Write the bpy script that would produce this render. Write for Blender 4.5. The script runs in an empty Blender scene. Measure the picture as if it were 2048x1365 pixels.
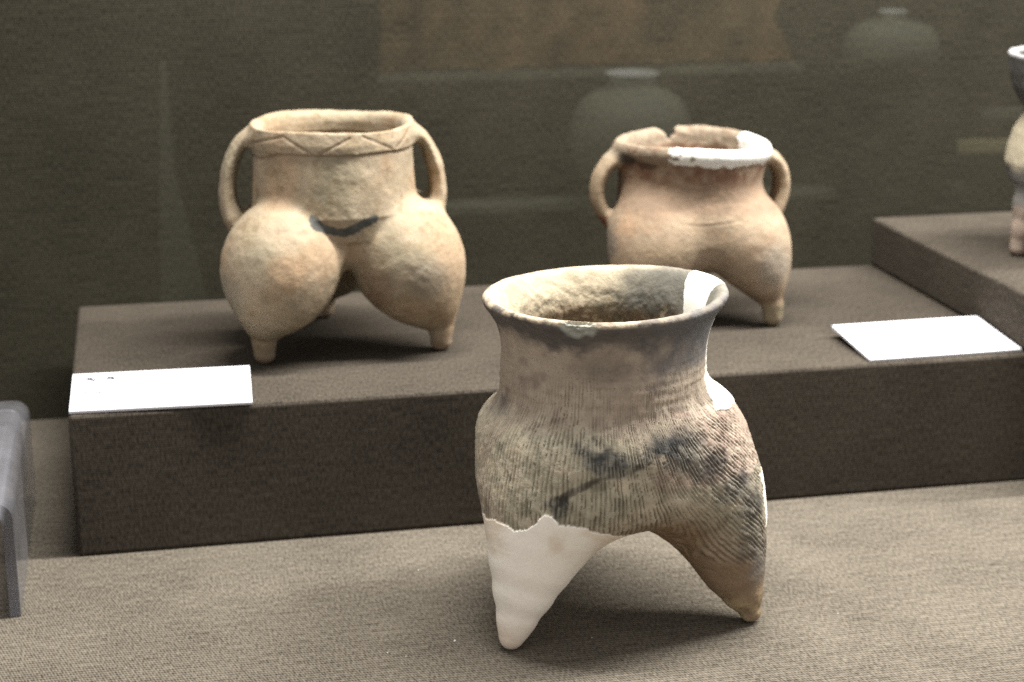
import bpy, math, random
import numpy as np
from mathutils import Matrix, Vector

# ------------------------------------------------------------------ camera, world, lamps, exposure
scene = bpy.context.scene
YAW = math.radians(12.2)
PITCH = math.radians(16.04)
cam_data = bpy.data.cameras.new('camera')
cam_data.sensor_width = 36.0
cam_data.lens = 3485.0 / 2048.0 * 36.0
cam_data.clip_start = 0.02
cam_data.clip_end = 50.0
cam_data.dof.use_dof = True
cam_data.dof.focus_distance = 0.955
cam_data.dof.aperture_fstop = 7.8
cam = bpy.data.objects.new('camera', cam_data)
scene.collection.objects.link(cam)
fw = Vector((math.sin(YAW) * math.cos(PITCH), math.cos(YAW) * math.cos(PITCH), -math.sin(PITCH)))
rt = Vector((math.cos(YAW), -math.sin(YAW), 0.0))
up = rt.cross(fw)
cam.matrix_world = Matrix(((rt.x, up.x, -fw.x, 0.0), (rt.y, up.y, -fw.y, 0.0), (rt.z, up.z, -fw.z, 0.45), (0, 0, 0, 1)))
scene.camera = cam

world = bpy.data.worlds.new('World')
scene.world = world
world.use_nodes = True
wb = world.node_tree.nodes['Background']
wb.inputs['Color'].default_value = (1.0, 0.97, 0.96, 1)
wb.inputs['Strength'].default_value = 0.76

def strip(name, loc, sx, sy, power, color):
    l = bpy.data.lights.new(name, 'AREA')
    l.shape = 'RECTANGLE'; l.size = sx; l.size_y = sy
    l.energy = power; l.color = color
    o = bpy.data.objects.new(name, l)
    scene.collection.objects.link(o)
    o.location = loc                      # points straight down
    return o

# tube light in the lid of the display case, above the picture; a fill light added behind the backcloth for the reflection stand-ins
strip('case_tube_light', (0.92, 1.045, 1.20), 1.90, 0.030, 92.0, (1.0, 0.98, 0.945))
strip('standin_fill_light', (0.50, 1.52, 0.70), 1.20, 0.06, 8.0, (1.0, 0.97, 0.88))

scene.view_settings.view_transform = 'Standard'
scene.view_settings.look = 'None'
scene.view_settings.gamma = 1.0
scene.view_settings.exposure = 0.16
scene.view_settings.use_curve_mapping = False
scene.cycles.use_denoising = False
scene.cycles.caustics_reflective = False
scene.cycles.caustics_refractive = False
scene.cycles.sample_clamp_indirect = 1.5
scene.cycles.sample_clamp_direct = 8.0
scene.cycles.max_bounces = 8
scene.cycles.transmission_bounces = 8
scene.cycles.transparent_max_bounces = 8

# ------------------------------------------------------------------ helpers
COL = scene.collection

def lin(r, g, b):
    def f(c):
        c /= 255.0
        return c / 12.92 if c <= 0.04045 else ((c + 0.055) / 1.055) ** 2.4
    return np.array([f(r), f(g), f(b)])

def tag(o, label=None, cat=None, group=None, kind=None):
    if label: o['label'] = label
    if cat: o['category'] = cat
    if group: o['group'] = group
    if kind: o['kind'] = kind
    return o

def empty(name, loc, rz=0.0):
    o = bpy.data.objects.new(name, None)
    o.empty_display_size = 0.02
    COL.objects.link(o)
    o.location = loc
    o.rotation_euler = (0, 0, rz)
    return o

def link_mesh(name, me, mat, parent=None):
    o = bpy.data.objects.new(name, me)
    COL.objects.link(o)
    if mat is not None: me.materials.append(mat)
    if parent is not None: o.parent = parent
    return o

def mesh_from(name, V, F, mat, parent=None, smooth=True, colors=None, normals=None):
    me = bpy.data.meshes.new(name)
    if isinstance(F, np.ndarray):
        n, k = F.shape
        me.vertices.add(len(V)); me.vertices.foreach_set('co', np.ascontiguousarray(V, dtype=np.float32).ravel())
        me.loops.add(n * k); me.loops.foreach_set('vertex_index', np.ascontiguousarray(F, dtype=np.int32).ravel())
        me.polygons.add(n); me.polygons.foreach_set('loop_start', np.arange(0, n * k, k, dtype=np.int32))
        me.update(calc_edges=True)
    else:
        me.from_pydata([tuple(v) for v in V], [], F)
        me.update()
    me.polygons.foreach_set('use_smooth', np.full(len(me.polygons), smooth, dtype=bool))
    if colors is not None:
        a = me.color_attributes.new('pigment', 'FLOAT_COLOR', 'POINT')
        a.data.foreach_set('color', np.concatenate([colors, np.ones((len(colors), 1))], axis=1).astype(np.float32).ravel())
    if normals is not None:
        me.normals_split_custom_set_from_vertices(np.ascontiguousarray(normals, dtype=np.float32))
    return link_mesh(name, me, mat, parent)

# ---- numpy noise
def _hash(ix, iy, iz, seed):
    h = (ix.astype(np.uint32) * np.uint32(374761393) + iy.astype(np.uint32) * np.uint32(668265263)
         + iz.astype(np.uint32) * np.uint32(2147483647) + np.uint32(seed * 144665 + 12345))
    h = (h ^ (h >> np.uint32(13))) * np.uint32(1274126177)
    h = (h ^ (h >> np.uint32(15))) * np.uint32(2246822519)
    h = h ^ (h >> np.uint32(16))
    return h.astype(np.float64) / 4294967295.0

def vnoise(P, scale, seed=0):
    """value noise in -1..1, feature size 'scale' metres (scalar or per axis)"""
    Q = P / np.asarray(scale)
    I = np.floor(Q).astype(np.int64); f = Q - I
    u = f * f * (3 - 2 * f)
    r = 0.0
    for dx in (0, 1):
        wx = u[:, 0] if dx else 1 - u[:, 0]
        for dy in (0, 1):
            wy = u[:, 1] if dy else 1 - u[:, 1]
            for dz in (0, 1):
                wz = u[:, 2] if dz else 1 - u[:, 2]
                r = r + wx * wy * wz * _hash(I[:, 0] + dx, I[:, 1] + dy, I[:, 2] + dz, seed)
    return r * 2 - 1

def fbm(P, scale, seed=0, octv=4):
    s = np.asarray(scale, dtype=float); a = 1.0; t = 0.0; n = 0.0
    for o in range(octv):
        t = t + a * vnoise(P, s, seed + 17 * o); n += a
        a *= 0.55; s = s * 0.5
    return t / n * 1.6

def sstep(a, b, x):
    t = np.clip((x - a) / (b - a), 0, 1)
    return t * t * (3 - 2 * t)

def mixc(c, col, w):
    return c * (1 - w[:, None]) + np.asarray(col)[None, :] * w[:, None]

def blob(P, c, r):
    """soft ellipsoidal blob 0..1"""
    q = (P - np.asarray(c)) / np.asarray(r)
    return np.exp(-np.sum(q * q, axis=1))

# ---- implicit shapes
def smin(a, b, k):
    h = np.maximum(k - np.abs(a - b), 0) / k
    return np.minimum(a, b) - h * h * k * 0.25

def smax(a, b, k):
    return -smin(-a, -b, k)

def chain3(P, pts, k):
    """pts: list of (x,y,z,r) -> swelling tube"""
    d = None
    for a, b in zip(pts[:-1], pts[1:]):
        A = np.array(a[:3]); B = np.array(b[:3]); BA = B - A
        t = np.clip(((P - A) @ BA) / (BA @ BA), 0, 1)
        s = np.linalg.norm(P - A - t[:, None] * BA, axis=1) - (a[3] + (b[3] - a[3]) * t)
        d = s if d is None else smin(d, s, k)
    return d

def chain2(r, z, pts, k=0.002):
    d = None
    for a, b in zip(pts[:-1], pts[1:]):
        ar, az, at = a; br, bz, bt = b
        dr, dz = br - ar, bz - az
        t = np.clip(((r - ar) * dr + (z - az) * dz) / (dr * dr + dz * dz), 0, 1)
        s = np.hypot(r - ar - t * dr, z - az - t * dz) - (at + (bt - at) * t)
        d = s if d is None else smin(d, s, k)
    return d

def spline(pts, n=5):
    """Catmull-Rom resample of a profile"""
    p = np.array(pts, float); e = np.vstack([2 * p[0] - p[1], p, 2 * p[-1] - p[-2]]); out = []
    for i in range(1, len(e) - 2):
        for t in np.arange(n) / n:
            out.append(0.5 * (2 * e[i] + (e[i + 1] - e[i - 1]) * t + (2 * e[i - 1] - 5 * e[i] + 4 * e[i + 1] - e[i + 2]) * t * t
                              + (3 * e[i] - e[i - 1] - 3 * e[i + 1] + e[i + 2]) * t ** 3))
    out.append(p[-1])
    return [tuple(q) for q in out]

def strap_sdf(P, az, ctr, path, flat=0.5, k=0.003):
    """flat strap handle: path of (radial, z, r) at azimuth az about ctr; wider than thick"""
    c, s = math.cos(math.radians(az)), math.sin(math.radians(az))
    x = P[:, 0] - ctr[0]; y = P[:, 1] - ctr[1]
    q = np.stack([x * c + y * s, (-x * s + y * c) * flat, P[:, 2]], axis=1)
    return chain3(q, [(u, 0.0, z, r) for u, z, r in spline(path, 4)], k)

def puck(P, cx, cy, z0, z1, R, rnd):
    r = np.hypot(P[:, 0] - cx, P[:, 1] - cy)
    dr = r - R
    dz = np.maximum(z0 - P[:, 2], P[:, 2] - z1)
    return np.hypot(np.maximum(dr, 0), np.maximum(dz, 0)) + np.minimum(np.maximum(dr, dz), 0) - rnd

def leg_chain(az_deg, prof):
    c, s = math.cos(math.radians(az_deg)), math.sin(math.radians(az_deg))
    return [(rho * c, rho * s, z, r) for rho, z, r in prof]

def mesh_sdf(sdf, lo, hi, h, levels):
    lo = np.asarray(lo, float); hi = np.asarray(hi, float)
    n = np.ceil((hi - lo) / h).astype(int) + 1
    ax = [lo[i] + h * np.arange(n[i]) for i in range(3)]
    G = np.stack(np.meshgrid(*ax, indexing='ij'), axis=-1).reshape(-1, 3)
    F = np.empty(len(G))
    for i in range(0, len(G), 400000):
        F[i:i + 400000] = sdf(G[i:i + 400000])
    F = F.reshape(n)
    m = n - 1
    ins = F < 0
    acc = np.zeros(tuple(m) + (3,)); cnt = np.zeros(tuple(m))
    def sl(o): return tuple(slice(o[i], o[i] + m[i]) for i in range(3))
    corners = [(x, y, z) for x in (0, 1) for y in (0, 1) for z in (0, 1)]
    for a in corners:
        for d in range(3):
            if a[d]: continue
            b = list(a); b[d] = 1; b = tuple(b)
            fa, fb = F[sl(a)], F[sl(b)]
            cr = (fa < 0) != (fb < 0)
            t = np.where(cr, fa / np.where(cr, fa - fb, 1), 0)
            p = np.zeros(tuple(m) + (3,)); p[...] = np.array(a, float); p[..., d] = t
            acc += p * cr[..., None]; cnt += cr
    act = cnt > 0
    idx = -np.ones(tuple(m), dtype=np.int64); idx[act] = np.arange(act.sum())
    I = np.argwhere(act)
    V = lo + h * (I + acc[act] / cnt[act][:, None])
    quads = []
    for d in range(3):
        e, g = (d + 1) % 3, (d + 2) % 3
        sa = [slice(None)] * 3; sb = [slice(None)] * 3
        sa[d] = slice(0, n[d] - 1); sb[d] = slice(1, n[d])
        sa[e] = sb[e] = slice(1, n[e] - 1); sa[g] = sb[g] = slice(1, n[g] - 1)
        A, B = ins[tuple(sa)], ins[tuple(sb)]
        w = np.argwhere(A != B)
        flip = B[tuple(w.T)]
        base = w.copy(); base[:, e] += 1; base[:, g] += 1
        def cell(oe, og):
            c = base.copy(); c[:, e] -= oe; c[:, g] -= og
            return idx[c[:, 0], c[:, 1], c[:, 2]]
        q = np.stack([cell(1, 1), cell(0, 1), cell(0, 0), cell(1, 0)], axis=1)
        q[flip] = q[flip][:, ::-1]
        quads.append(q)
    Q = np.concatenate(quads)
    def grad(P, e=0.0006):
        g = np.empty_like(P)
        for i in range(3):
            o = np.zeros(3); o[i] = e
            g[:, i] = (sdf(P + o) - sdf(P - o)) / (2 * e)
        return g
    def project(P, it):
        for _ in range(it):
            g = grad(P); f = sdf(P)
            st = (f / np.maximum((g * g).sum(1), 0.05))[:, None] * g
            l = np.linalg.norm(st, axis=1, keepdims=True)
            P = P - st * np.minimum(1, h * 0.7 / np.maximum(l, 1e-9))
        return P
    V = project(V, 3)
    for lv in range(levels):
        E = np.concatenate([Q[:, [i, (i + 1) % 4]] for i in range(4)]); E = np.sort(E, axis=1)
        key = E[:, 0] * len(V) + E[:, 1]
        uk, inv = np.unique(key, return_inverse=True)
        ea, eb = uk // len(V), uk % len(V)
        mid = (V[ea] + V[eb]) * 0.5
        cen = V[Q].mean(axis=1)
        nv, ne, nq = len(V), len(uk), len(Q)
        em = inv.reshape(4, nq).T + nv
        ci = np.arange(nq) + nv + ne
        V = np.concatenate([V, mid, cen])
        Q = np.concatenate([np.stack([Q[:, i], em[:, i], ci, em[:, (i + 3) % 4]], axis=1) for i in range(4)])
        for _ in range(2 if lv == 0 else 1):
            V = V - vnormals(V, Q) * np.clip(sdf(V), -h, h)[:, None]
    return V, Q, vnormals(V, Q)

def vnormals(V, Q):
    a, b, c, d = V[Q[:, 0]], V[Q[:, 1]], V[Q[:, 2]], V[Q[:, 3]]
    fn = np.cross(c - a, d - b)
    N = np.zeros_like(V)
    for i in range(4):
        for k in range(3):
            N[:, k] += np.bincount(Q[:, i], weights=fn[:, k], minlength=len(V))
    return N / np.maximum(np.linalg.norm(N, axis=1, keepdims=True), 1e-12)

def split_parts(V, Q, colors, cls, parts, parent):
    """cls: class index per face; parts: {index: (name, material, label)}"""
    N = vnormals(V, Q)
    for k, (nm, mat, label) in parts.items():
        f = Q[cls == k]
        if not len(f): continue
        u, inv = np.unique(f, return_inverse=True)
        o = mesh_from(nm, V[u], inv.reshape(-1, 4), mat, parent, True, colors[u], N[u])
        if label: o['label'] = label

# ------------------------------------------------------------------ materials
def new_mat(name):
    m = bpy.data.materials.new(name); m.use_nodes = True
    nt = m.node_tree
    return m, nt, nt.nodes['Principled BSDF']

def nd(nt, typ, **kw):
    n = nt.nodes.new(typ)
    for k, v in kw.items():
        if k.startswith('in_'):
            key = k[3:].replace('_', ' ')
            n.inputs[int(key) if key.isdigit() else key].default_value = v
        else: setattr(n, k, v)
    return n

def math_n(nt, op, a, b=None, clamp=False):
    n = nt.nodes.new('ShaderNodeMath'); n.operation = op; n.use_clamp = clamp
    for i, v in enumerate((a, b)):
        if v is None: continue
        if isinstance(v, (int, float)): n.inputs[i].default_value = v
        else: nt.links.new(v, n.inputs[i])
    return n.outputs[0]

def cloth_mat(name, dark, light, warp=0.0017, weft=0.0027, strength=0.7, axes=('X', 'Y', 'Z')):
    """knitted / woven cloth: two crossing thread directions, uneven thread tone"""
    m, nt, b = new_mat(name)
    tc = nd(nt, 'ShaderNodeTexCoord')
    geo = nd(nt, 'ShaderNodeNewGeometry')
    sep = nd(nt, 'ShaderNodeSeparateXYZ'); nt.links.new(tc.outputs['Object'], sep.inputs[0])
    wob = nd(nt, 'ShaderNodeTexNoise', in_Scale=60.0, in_Detail=3.0)
    nt.links.new(tc.outputs['Object'], wob.inputs['Vector'])
    w = math_n(nt, 'MULTIPLY', math_n(nt, 'SUBTRACT', wob.outputs['Fac'], 0.5), 1.4)
    nsep = nd(nt, 'ShaderNodeSeparateXYZ'); nt.links.new(geo.outputs['Normal'], nsep.inputs[0])
    # pick the two in-plane coordinates from the face direction
    topw = math_n(nt, 'GREATER_THAN', math_n(nt, 'ABSOLUTE', nsep.outputs['Z']), 0.7)
    sidew = math_n(nt, 'GREATER_THAN', math_n(nt, 'ABSOLUTE', nsep.outputs['X']), 0.7)
    def mixv(f, a, bb):
        return math_n(nt, 'ADD', math_n(nt, 'MULTIPLY', f, a), math_n(nt, 'MULTIPLY', math_n(nt, 'SUBTRACT', 1.0, f), bb))
    U = mixv(sidew, sep.outputs['Y'], sep.outputs['X'])
    Vc = mixv(topw, sep.outputs['Y'], sep.outputs['Z'])
    def wave(x, per, sh):
        ph = math_n(nt, 'ADD', math_n(nt, 'MULTIPLY', x, 2 * math.pi / per), math_n(nt, 'MULTIPLY', w, sh))
        return math_n(nt, 'ADD', math_n(nt, 'MULTIPLY', math_n(nt, 'SINE', ph), 0.5), 0.5)
    a = wave(math_n(nt, 'ADD', U, math_n(nt, 'MULTIPLY', Vc, 0.31)), warp, 1.0); c = wave(Vc, weft, 1.3)
    thread = math_n(nt, 'MULTIPLY', math_n(nt, 'ADD', math_n(nt, 'MULTIPLY', a, c), math_n(nt, 'MAXIMUM', a, c)), 0.5)
    # slub: each thread slightly different, plus broad uneven wear
    comb = nd(nt, 'ShaderNodeCombineXYZ')
    nt.links.new(math_n(nt, 'MULTIPLY', U, 0.0015 / 0.0012 / 0.0015), comb.inputs[0])
    nt.links.new(math_n(nt, 'MULTIPLY', Vc, 0.42 / 0.0015), comb.inputs[1])
    slub = nd(nt, 'ShaderNodeTexNoise', in_Scale=0.8, in_Detail=3.0); nt.links.new(comb.outputs[0], slub.inputs['Vector'])
    comb2 = nd(nt, 'ShaderNodeCombineXYZ')
    nt.links.new(math_n(nt, 'MULTIPLY', U, 0.06 / warp), comb2.inputs[0])
    nt.links.new(math_n(nt, 'MULTIPLY', Vc, 0.9 / weft), comb2.inputs[1])
    row = nd(nt, 'ShaderNodeTexNoise', in_Scale=1.0, in_Detail=2.0); nt.links.new(comb2.outputs[0], row.inputs['Vector'])
    big = nd(nt, 'ShaderNodeTexNoise', in_Scale=14.0, in_Detail=4.0); nt.links.new(tc.outputs['Object'], big.inputs['Vector'])
    t = math_n(nt, 'ADD', math_n(nt, 'MULTIPLY', thread, 0.55),
        math_n(nt, 'ADD', math_n(nt, 'MULTIPLY', math_n(nt, 'SUBTRACT', slub.outputs['Fac'], 0.5), 1.25),
        math_n(nt, 'ADD', math_n(nt, 'MULTIPLY', math_n(nt, 'SUBTRACT', row.outputs['Fac'], 0.5), 0.45),
        math_n(nt, 'ADD', math_n(nt, 'MULTIPLY', math_n(nt, 'SUBTRACT', big.outputs['Fac'], 0.5), 0.45), 0.18))), clamp=True)
    cr = nd(nt, 'ShaderNodeValToRGB')
    cr.color_ramp.elements[0].color = (*dark, 1); cr.color_ramp.elements[1].color = (*light, 1)
    nt.links.new(t, cr.inputs[0])
    nt.links.new(cr.outputs[0], b.inputs['Base Color'])
    bp = nd(nt, 'ShaderNodeBump', in_Strength=strength, in_Distance=0.0006)
    hgt = math_n(nt, 'ADD', math_n(nt, 'MULTIPLY', thread, 0.7), slub.outputs['Fac'])
    nt.links.new(hgt, bp.inputs['Height']); nt.links.new(bp.outputs[0], b.inputs['Normal'])
    b.inputs['Roughness'].default_value = 0.95
    b.inputs['Specular IOR Level'].default_value = 0.1
    b.inputs['Sheen Weight'].default_value = 0.0
    b.inputs['Sheen Roughness'].default_value = 0.5
    return m

def clay_mat(name, grain=0.25, bump=0.5, speck=0.35, scale=900.0, rough=0.85, spec=0.2):
    """fired clay: the pigment attribute (stains, soot, slip) broken up by grain and pits"""
    m, nt, b = new_mat(name)
    at = nd(nt, 'ShaderNodeVertexColor', layer_name='pigment')
    tc = nd(nt, 'ShaderNodeTexCoord')
    n1 = nd(nt, 'ShaderNodeTexNoise', in_Scale=scale, in_Detail=4.0, in_Roughness=0.65); nt.links.new(tc.outputs['Object'], n1.inputs['Vector'])
    n2 = nd(nt, 'ShaderNodeTexNoise', in_Scale=110.0, in_Detail=5.0, in_Roughness=0.6); nt.links.new(tc.outputs['Object'], n2.inputs['Vector'])
    vo = nd(nt, 'ShaderNodeTexVoronoi', in_Scale=420.0); nt.links.new(tc.outputs['Object'], vo.inputs['Vector'])
    pit = math_n(nt, 'SUBTRACT', 1.0, math_n(nt, 'MULTIPLY', math_n(nt, 'LESS_THAN', vo.outputs['Distance'], 0.17), math_n(nt, 'GREATER_THAN', n2.outputs['Fac'], 0.5)))
    k = math_n(nt, 'ADD', 1.0, math_n(nt, 'ADD', math_n(nt, 'MULTIPLY', math_n(nt, 'SUBTRACT', n1.outputs['Fac'], 0.5), grain * 2),
                                     math_n(nt, 'MULTIPLY', math_n(nt, 'SUBTRACT', n2.outputs['Fac'], 0.5), grain * 2.2)))
    k = math_n(nt, 'MULTIPLY', k, math_n(nt, 'ADD', 1.0 - speck, math_n(nt, 'MULTIPLY', pit, speck)))
    vm = nd(nt, 'ShaderNodeVectorMath', operation='SCALE')
    nt.links.new(at.outputs['Color'], vm.inputs[0]); nt.links.new(k, vm.inputs['Scale'])
    nt.links.new(vm.outputs[0], b.inputs['Base Color'])
    h = math_n(nt, 'ADD', math_n(nt, 'MULTIPLY', n1.outputs['Fac'], 0.5), math_n(nt, 'ADD', math_n(nt, 'MULTIPLY', n2.outputs['Fac'], 1.4), math_n(nt, 'MULTIPLY', pit, 0.35)))
    bp = nd(nt, 'ShaderNodeBump', in_Strength=bump, in_Distance=0.0012)
    nt.links.new(h, bp.inputs['Height']); nt.links.new(bp.outputs[0], b.inputs['Normal'])
    b.inputs['Roughness'].default_value = rough
    b.inputs['Specular IOR Level'].default_value = spec
    return m

CLOTH = cloth_mat('brown_cloth', (0.024, 0.0200, 0.0152), (0.178, 0.154, 0.120))
WALLCLOTH = cloth_mat('backdrop_cloth', (0.0085, 0.0076, 0.0050), (0.053, 0.0475, 0.0315), warp=0.0019, weft=0.0019)
def make_see_through(m, fac):
    nt = m.node_tree
    out = nt.nodes['Material Output']; b = nt.nodes['Principled BSDF']
    tr = nd(nt, 'ShaderNodeBsdfTransparent'); mx = nd(nt, 'ShaderNodeMixShader', in_0=fac)
    nt.links.new(b.outputs[0], mx.inputs[1]); nt.links.new(tr.outputs[0], mx.inputs[2]); nt.links.new(mx.outputs[0], out.inputs['Surface'])
make_see_through(WALLCLOTH, 0.10)  # cloth made partly see-through so the reflection stand-ins behind it show
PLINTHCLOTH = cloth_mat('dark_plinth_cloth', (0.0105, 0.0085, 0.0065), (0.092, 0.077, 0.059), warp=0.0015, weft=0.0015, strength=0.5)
CLAY = clay_mat('fired_clay')
PLASTER = clay_mat('plaster', grain=0.09, bump=0.22, speck=0.05, scale=500.0, rough=0.8)

def plain_mat(name, col, rough=0.5, spec=0.4):
    m, nt, b = new_mat(name)
    tc = nd(nt, 'ShaderNodeTexCoord')
    n = nd(nt, 'ShaderNodeTexNoise', in_Scale=80.0, in_Detail=3.0); nt.links.new(tc.outputs['Object'], n.inputs['Vector'])
    cr = nd(nt, 'ShaderNodeValToRGB')
    cr.color_ramp.elements[0].color = (*[c * 0.96 for c in col], 1); cr.color_ramp.elements[1].color = (*col, 1)
    nt.links.new(n.outputs['Fac'], cr.inputs[0]); nt.links.new(cr.outputs[0], b.inputs['Base Color'])
    b.inputs['Roughness'].default_value = rough; b.inputs['Specular IOR Level'].default_value = spec
    return m
CARD = plain_mat('white_card', (0.64, 0.64, 0.67), 0.5)
INK = plain_mat('pale_ink', (0.015, 0.015, 0.025), 0.8, 0.1)

# ------------------------------------------------------------------ the setting: shelf floor and back wall of the case
def box(name, lo, hi, mat, parent=None, bev=0.0, seg=3):
    import bmesh
    bm = bmesh.new()
    bmesh.ops.create_cube(bm, size=1.0)
    for v in bm.verts:
        v.co = Vector([(lo[i] + hi[i]) / 2 + v.co[i] * (hi[i] - lo[i]) for i in range(3)])
    if bev: bmesh.ops.bevel(bm, geom=list(bm.edges), offset=bev, segments=seg, profile=0.5, affect='EDGES')
    me = bpy.data.meshes.new(name); bm.to_mesh(me); bm.free()
    if bev:
        big = sorted(p.area for p in me.polygons)[-6]
        for p in me.polygons: p.use_smooth = p.area < big * 0.999
    return link_mesh(name, me, mat, parent)

WALL_Y = 1.385
RH = 0.0968          # plinth height
RF = 1.0905          # plinth front
RB = 1.3700
tag(box('display_floor', (-0.9, 0.35, -0.03), (1.6, WALL_Y, 0.0), CLOTH), kind='structure')
tag(mesh_from('back_wall', [(-0.9, WALL_Y, -0.03), (1.6, WALL_Y, -0.03), (1.6, WALL_Y, 0.95), (-0.9, WALL_Y, 0.95)], [(0, 1, 2, 3)], WALLCLOTH, smooth=False), kind='structure')

pl = empty('display_plinth', (0.30, 1.23, 0.0))
tag(pl, 'long low brown cloth-covered plinth carrying two of the clay tripods', 'plinth')
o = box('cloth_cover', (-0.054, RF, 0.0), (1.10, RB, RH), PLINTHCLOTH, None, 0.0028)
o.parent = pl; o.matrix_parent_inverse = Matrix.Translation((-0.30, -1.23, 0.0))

PZ = 0.1385
p2 = empty('display_plinth', (0.85, 1.25, RH))
tag(p2, 'upper brown cloth-covered block standing on the right end of the long plinth', 'plinth')
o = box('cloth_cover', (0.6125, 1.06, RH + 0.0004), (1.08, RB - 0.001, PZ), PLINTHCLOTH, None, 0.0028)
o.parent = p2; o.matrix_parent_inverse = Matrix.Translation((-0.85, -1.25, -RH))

# ------------------------------------------------------------------ front tripod: cord-marked grey pot with restored white leg
def front_pot():
    root = empty('clay_tripod', (0.266, 0.9457, 0.0), -YAW)
    tag(root, 'grey-brown cord-marked clay tripod with flared rim and one restored white leg, on the floor', 'tripod vessel')
    prof = lambda: [(0.0850, 0.0066, 0.0064), (0.0800, 0.019, 0.0118), (0.0670, 0.053, 0.0258), (0.0525, 0.082, 0.0375), (0.032, 0.108, 0.043)]
    AZ = (224.5, -15.8, 104.4)
    round_prof = [(0.0855, 0.0070, 0.0068), (0.0745, 0.0345, 0.0192), (0.0655, 0.0585, 0.0272), (0.0530, 0.083, 0.0370), (0.034, 0.108, 0.043)]
    legs = [leg_chain(AZ[0], spline(prof(), 2)), leg_chain(AZ[1], spline(round_prof, 2)), leg_chain(AZ[2], spline(round_prof, 2))]
    NX = -0.0068
    NECK = spline([(0.0572, 0.122, 0.0032), (0.0575, 0.148, 0.0030), (0.0562, 0.168, 0.0029), (0.0585, 0.1815, 0.0028), (0.0630, 0.1905, 0.0028), (0.0672, 0.1958, 0.0027)], 4)
    def neck(P):
        x = P[:, 0] - NX; y = P[:, 1]
        th = np.arctan2(y, x)
        w = sstep(0.15, 0.19, P[:, 2])
        r = np.hypot(x, y) / (1 + w * (0.012 * np.cos(3 * th + 0.6) + 0.018 * np.cos(2 * th + 0.2)))
        z = P[:, 2] - w * (0.030 * x + 0.0012 * np.sin(2 * th + 1.0))
        return r, z, th
    def sdf(P):
        body = puck(P, -0.0058, 0.0, 0.0935, 0.113, 0.0532, 0.0225)
        for l in legs:
            body = smin(body, chain3(P, l, 0.003), 0.022)
        r, z, th = neck(P)
        cav = np.maximum(chain2(r, z, [(0.0, 0.10, 0.060), (0.0, 0.132, 0.0545), (0.0, 0.21, 0.0545)], 0.004), 0.094 - z)
        body = smax(body, -cav, 0.003)
        sh = chain2(r, z, NECK, 0.002)
        return smin(body, sh, 0.006)
    V, Q, N = mesh_sdf(sdf, (-0.105, -0.105, -0.006), (0.105, 0.105, 0.212), 0.0029, 2)
    x, y, z = V[:, 0], V[:, 1], V[:, 2]
    r, zz, th = neck(V)
    inner = ((N[:, 0] * (x - NX) + N[:, 1] * y) < 0) & (z > 0.10) & (r < 0.0685)
    outer = ~inner
    # --- regions
    jag = 0.0022 * vnoise(V, 0.0045, 5) + 0.0030 * vnoise(V, 0.011, 6) + 0.0008 * vnoise(V, 0.0018, 7)
    d1 = chain3(V, legs[0], 0.006); d2 = chain3(V, legs[1], 0.006); d3 = chain3(V, legs[2], 0.006)
    bound = np.interp(x, [-0.085, -0.0712, -0.060, -0.050, -0.0418, -0.0375, -0.0335, -0.0223, -0.0025, 0.01], [0.074, 0.0785, 0.0775, 0.0815, 0.0885, 0.0885, 0.0835, 0.0815, 0.0745, 0.070]) + 0.6 * jag
    pl_leg = (d1 < d2) & (d1 < d3) & (z < bound)
    phi = np.degrees(th)
    edge = np.interp(z, [0.130, 0.138, 0.146, 0.156, 0.180, 0.190, 0.196], [-24, -31, -22, -13, -11, -4, 4]) + 900 * jag * 0.5
    lowb = 0.1345 + 0.35 * jag + 0.0002 * np.maximum(-18 - phi, 0)
    pl_rim = (phi > edge) & (phi < 27 + 25 * (z - 0.18) / 0.02 * 0.25 + 500 * jag) & (z > lowb)
    pl_rim |= (phi > -17 + 600 * jag) & (phi < 40) & (z > 0.062 + jag) & (z < 0.094 + jag)
    plaster = pl_leg | pl_rim
    # --- relief
    R0 = 0.072
    shear = 0.75 * sstep(-0.01, 0.05, x)
    s = th * R0 + shear * (np.minimum(z, 0.136) - 0.09)
    s = s + 0.0012 * vnoise(V, 0.025, 11) + 0.0005 * vnoise(V, (0.004, 0.004, 0.012), 12) + 0.00028 * vnoise(V, (0.0016, 0.0016, 0.004), 10)
    per = 0.0024
    cell = np.floor(s / per)
    brk = vnoise(np.stack([cell * 1.0, z / 0.0050 + cell * 3.7, cell * 0.3], axis=1), 1.0, 13)
    groove = 0.5 + 0.5 * np.cos(2 * np.pi * s / per)
    groove = groove ** 1.5 * sstep(-0.6, 0.15, brk) * (0.75 + 0.35 * vnoise(V, (0.003, 0.003, 0.008), 17))
    cord = sstep(0.172, 0.150, z + 0.006 * vnoise(V, 0.02, 14)) * outer * (~plaster)
    cord = cord * (0.65 + 0.35 * sstep(-0.4, 0.3, vnoise(V, 0.022, 15))) * (0.55 + 0.45 * sstep(0.15, 0.135, z))
    cord = cord * sstep(0.03, 0.06, z + 0.1 * np.maximum(0, -x))
    D = -0.00120 * groove * cord + 0.00025 * cord * vnoise(V, 0.0022, 16)
    D = D + 0.00018 * fbm(V, 0.004, 20) * (~plaster) + np.where(plaster, 0.00025, 0.0006) * vnoise(V, 0.03, 21)
    D = D + 0.00012 * vnoise(V, (0.012, 0.012, 0.0016), 22) * (z > 0.15) * outer * (~plaster)
    D = D + inner * (~plaster) * 0.0009 * fbm(V, 0.007, 23) * sstep(0.196, 0.178, z)
    D = D + plaster * 0.00025 - 0.0002 * (~plaster)
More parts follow.
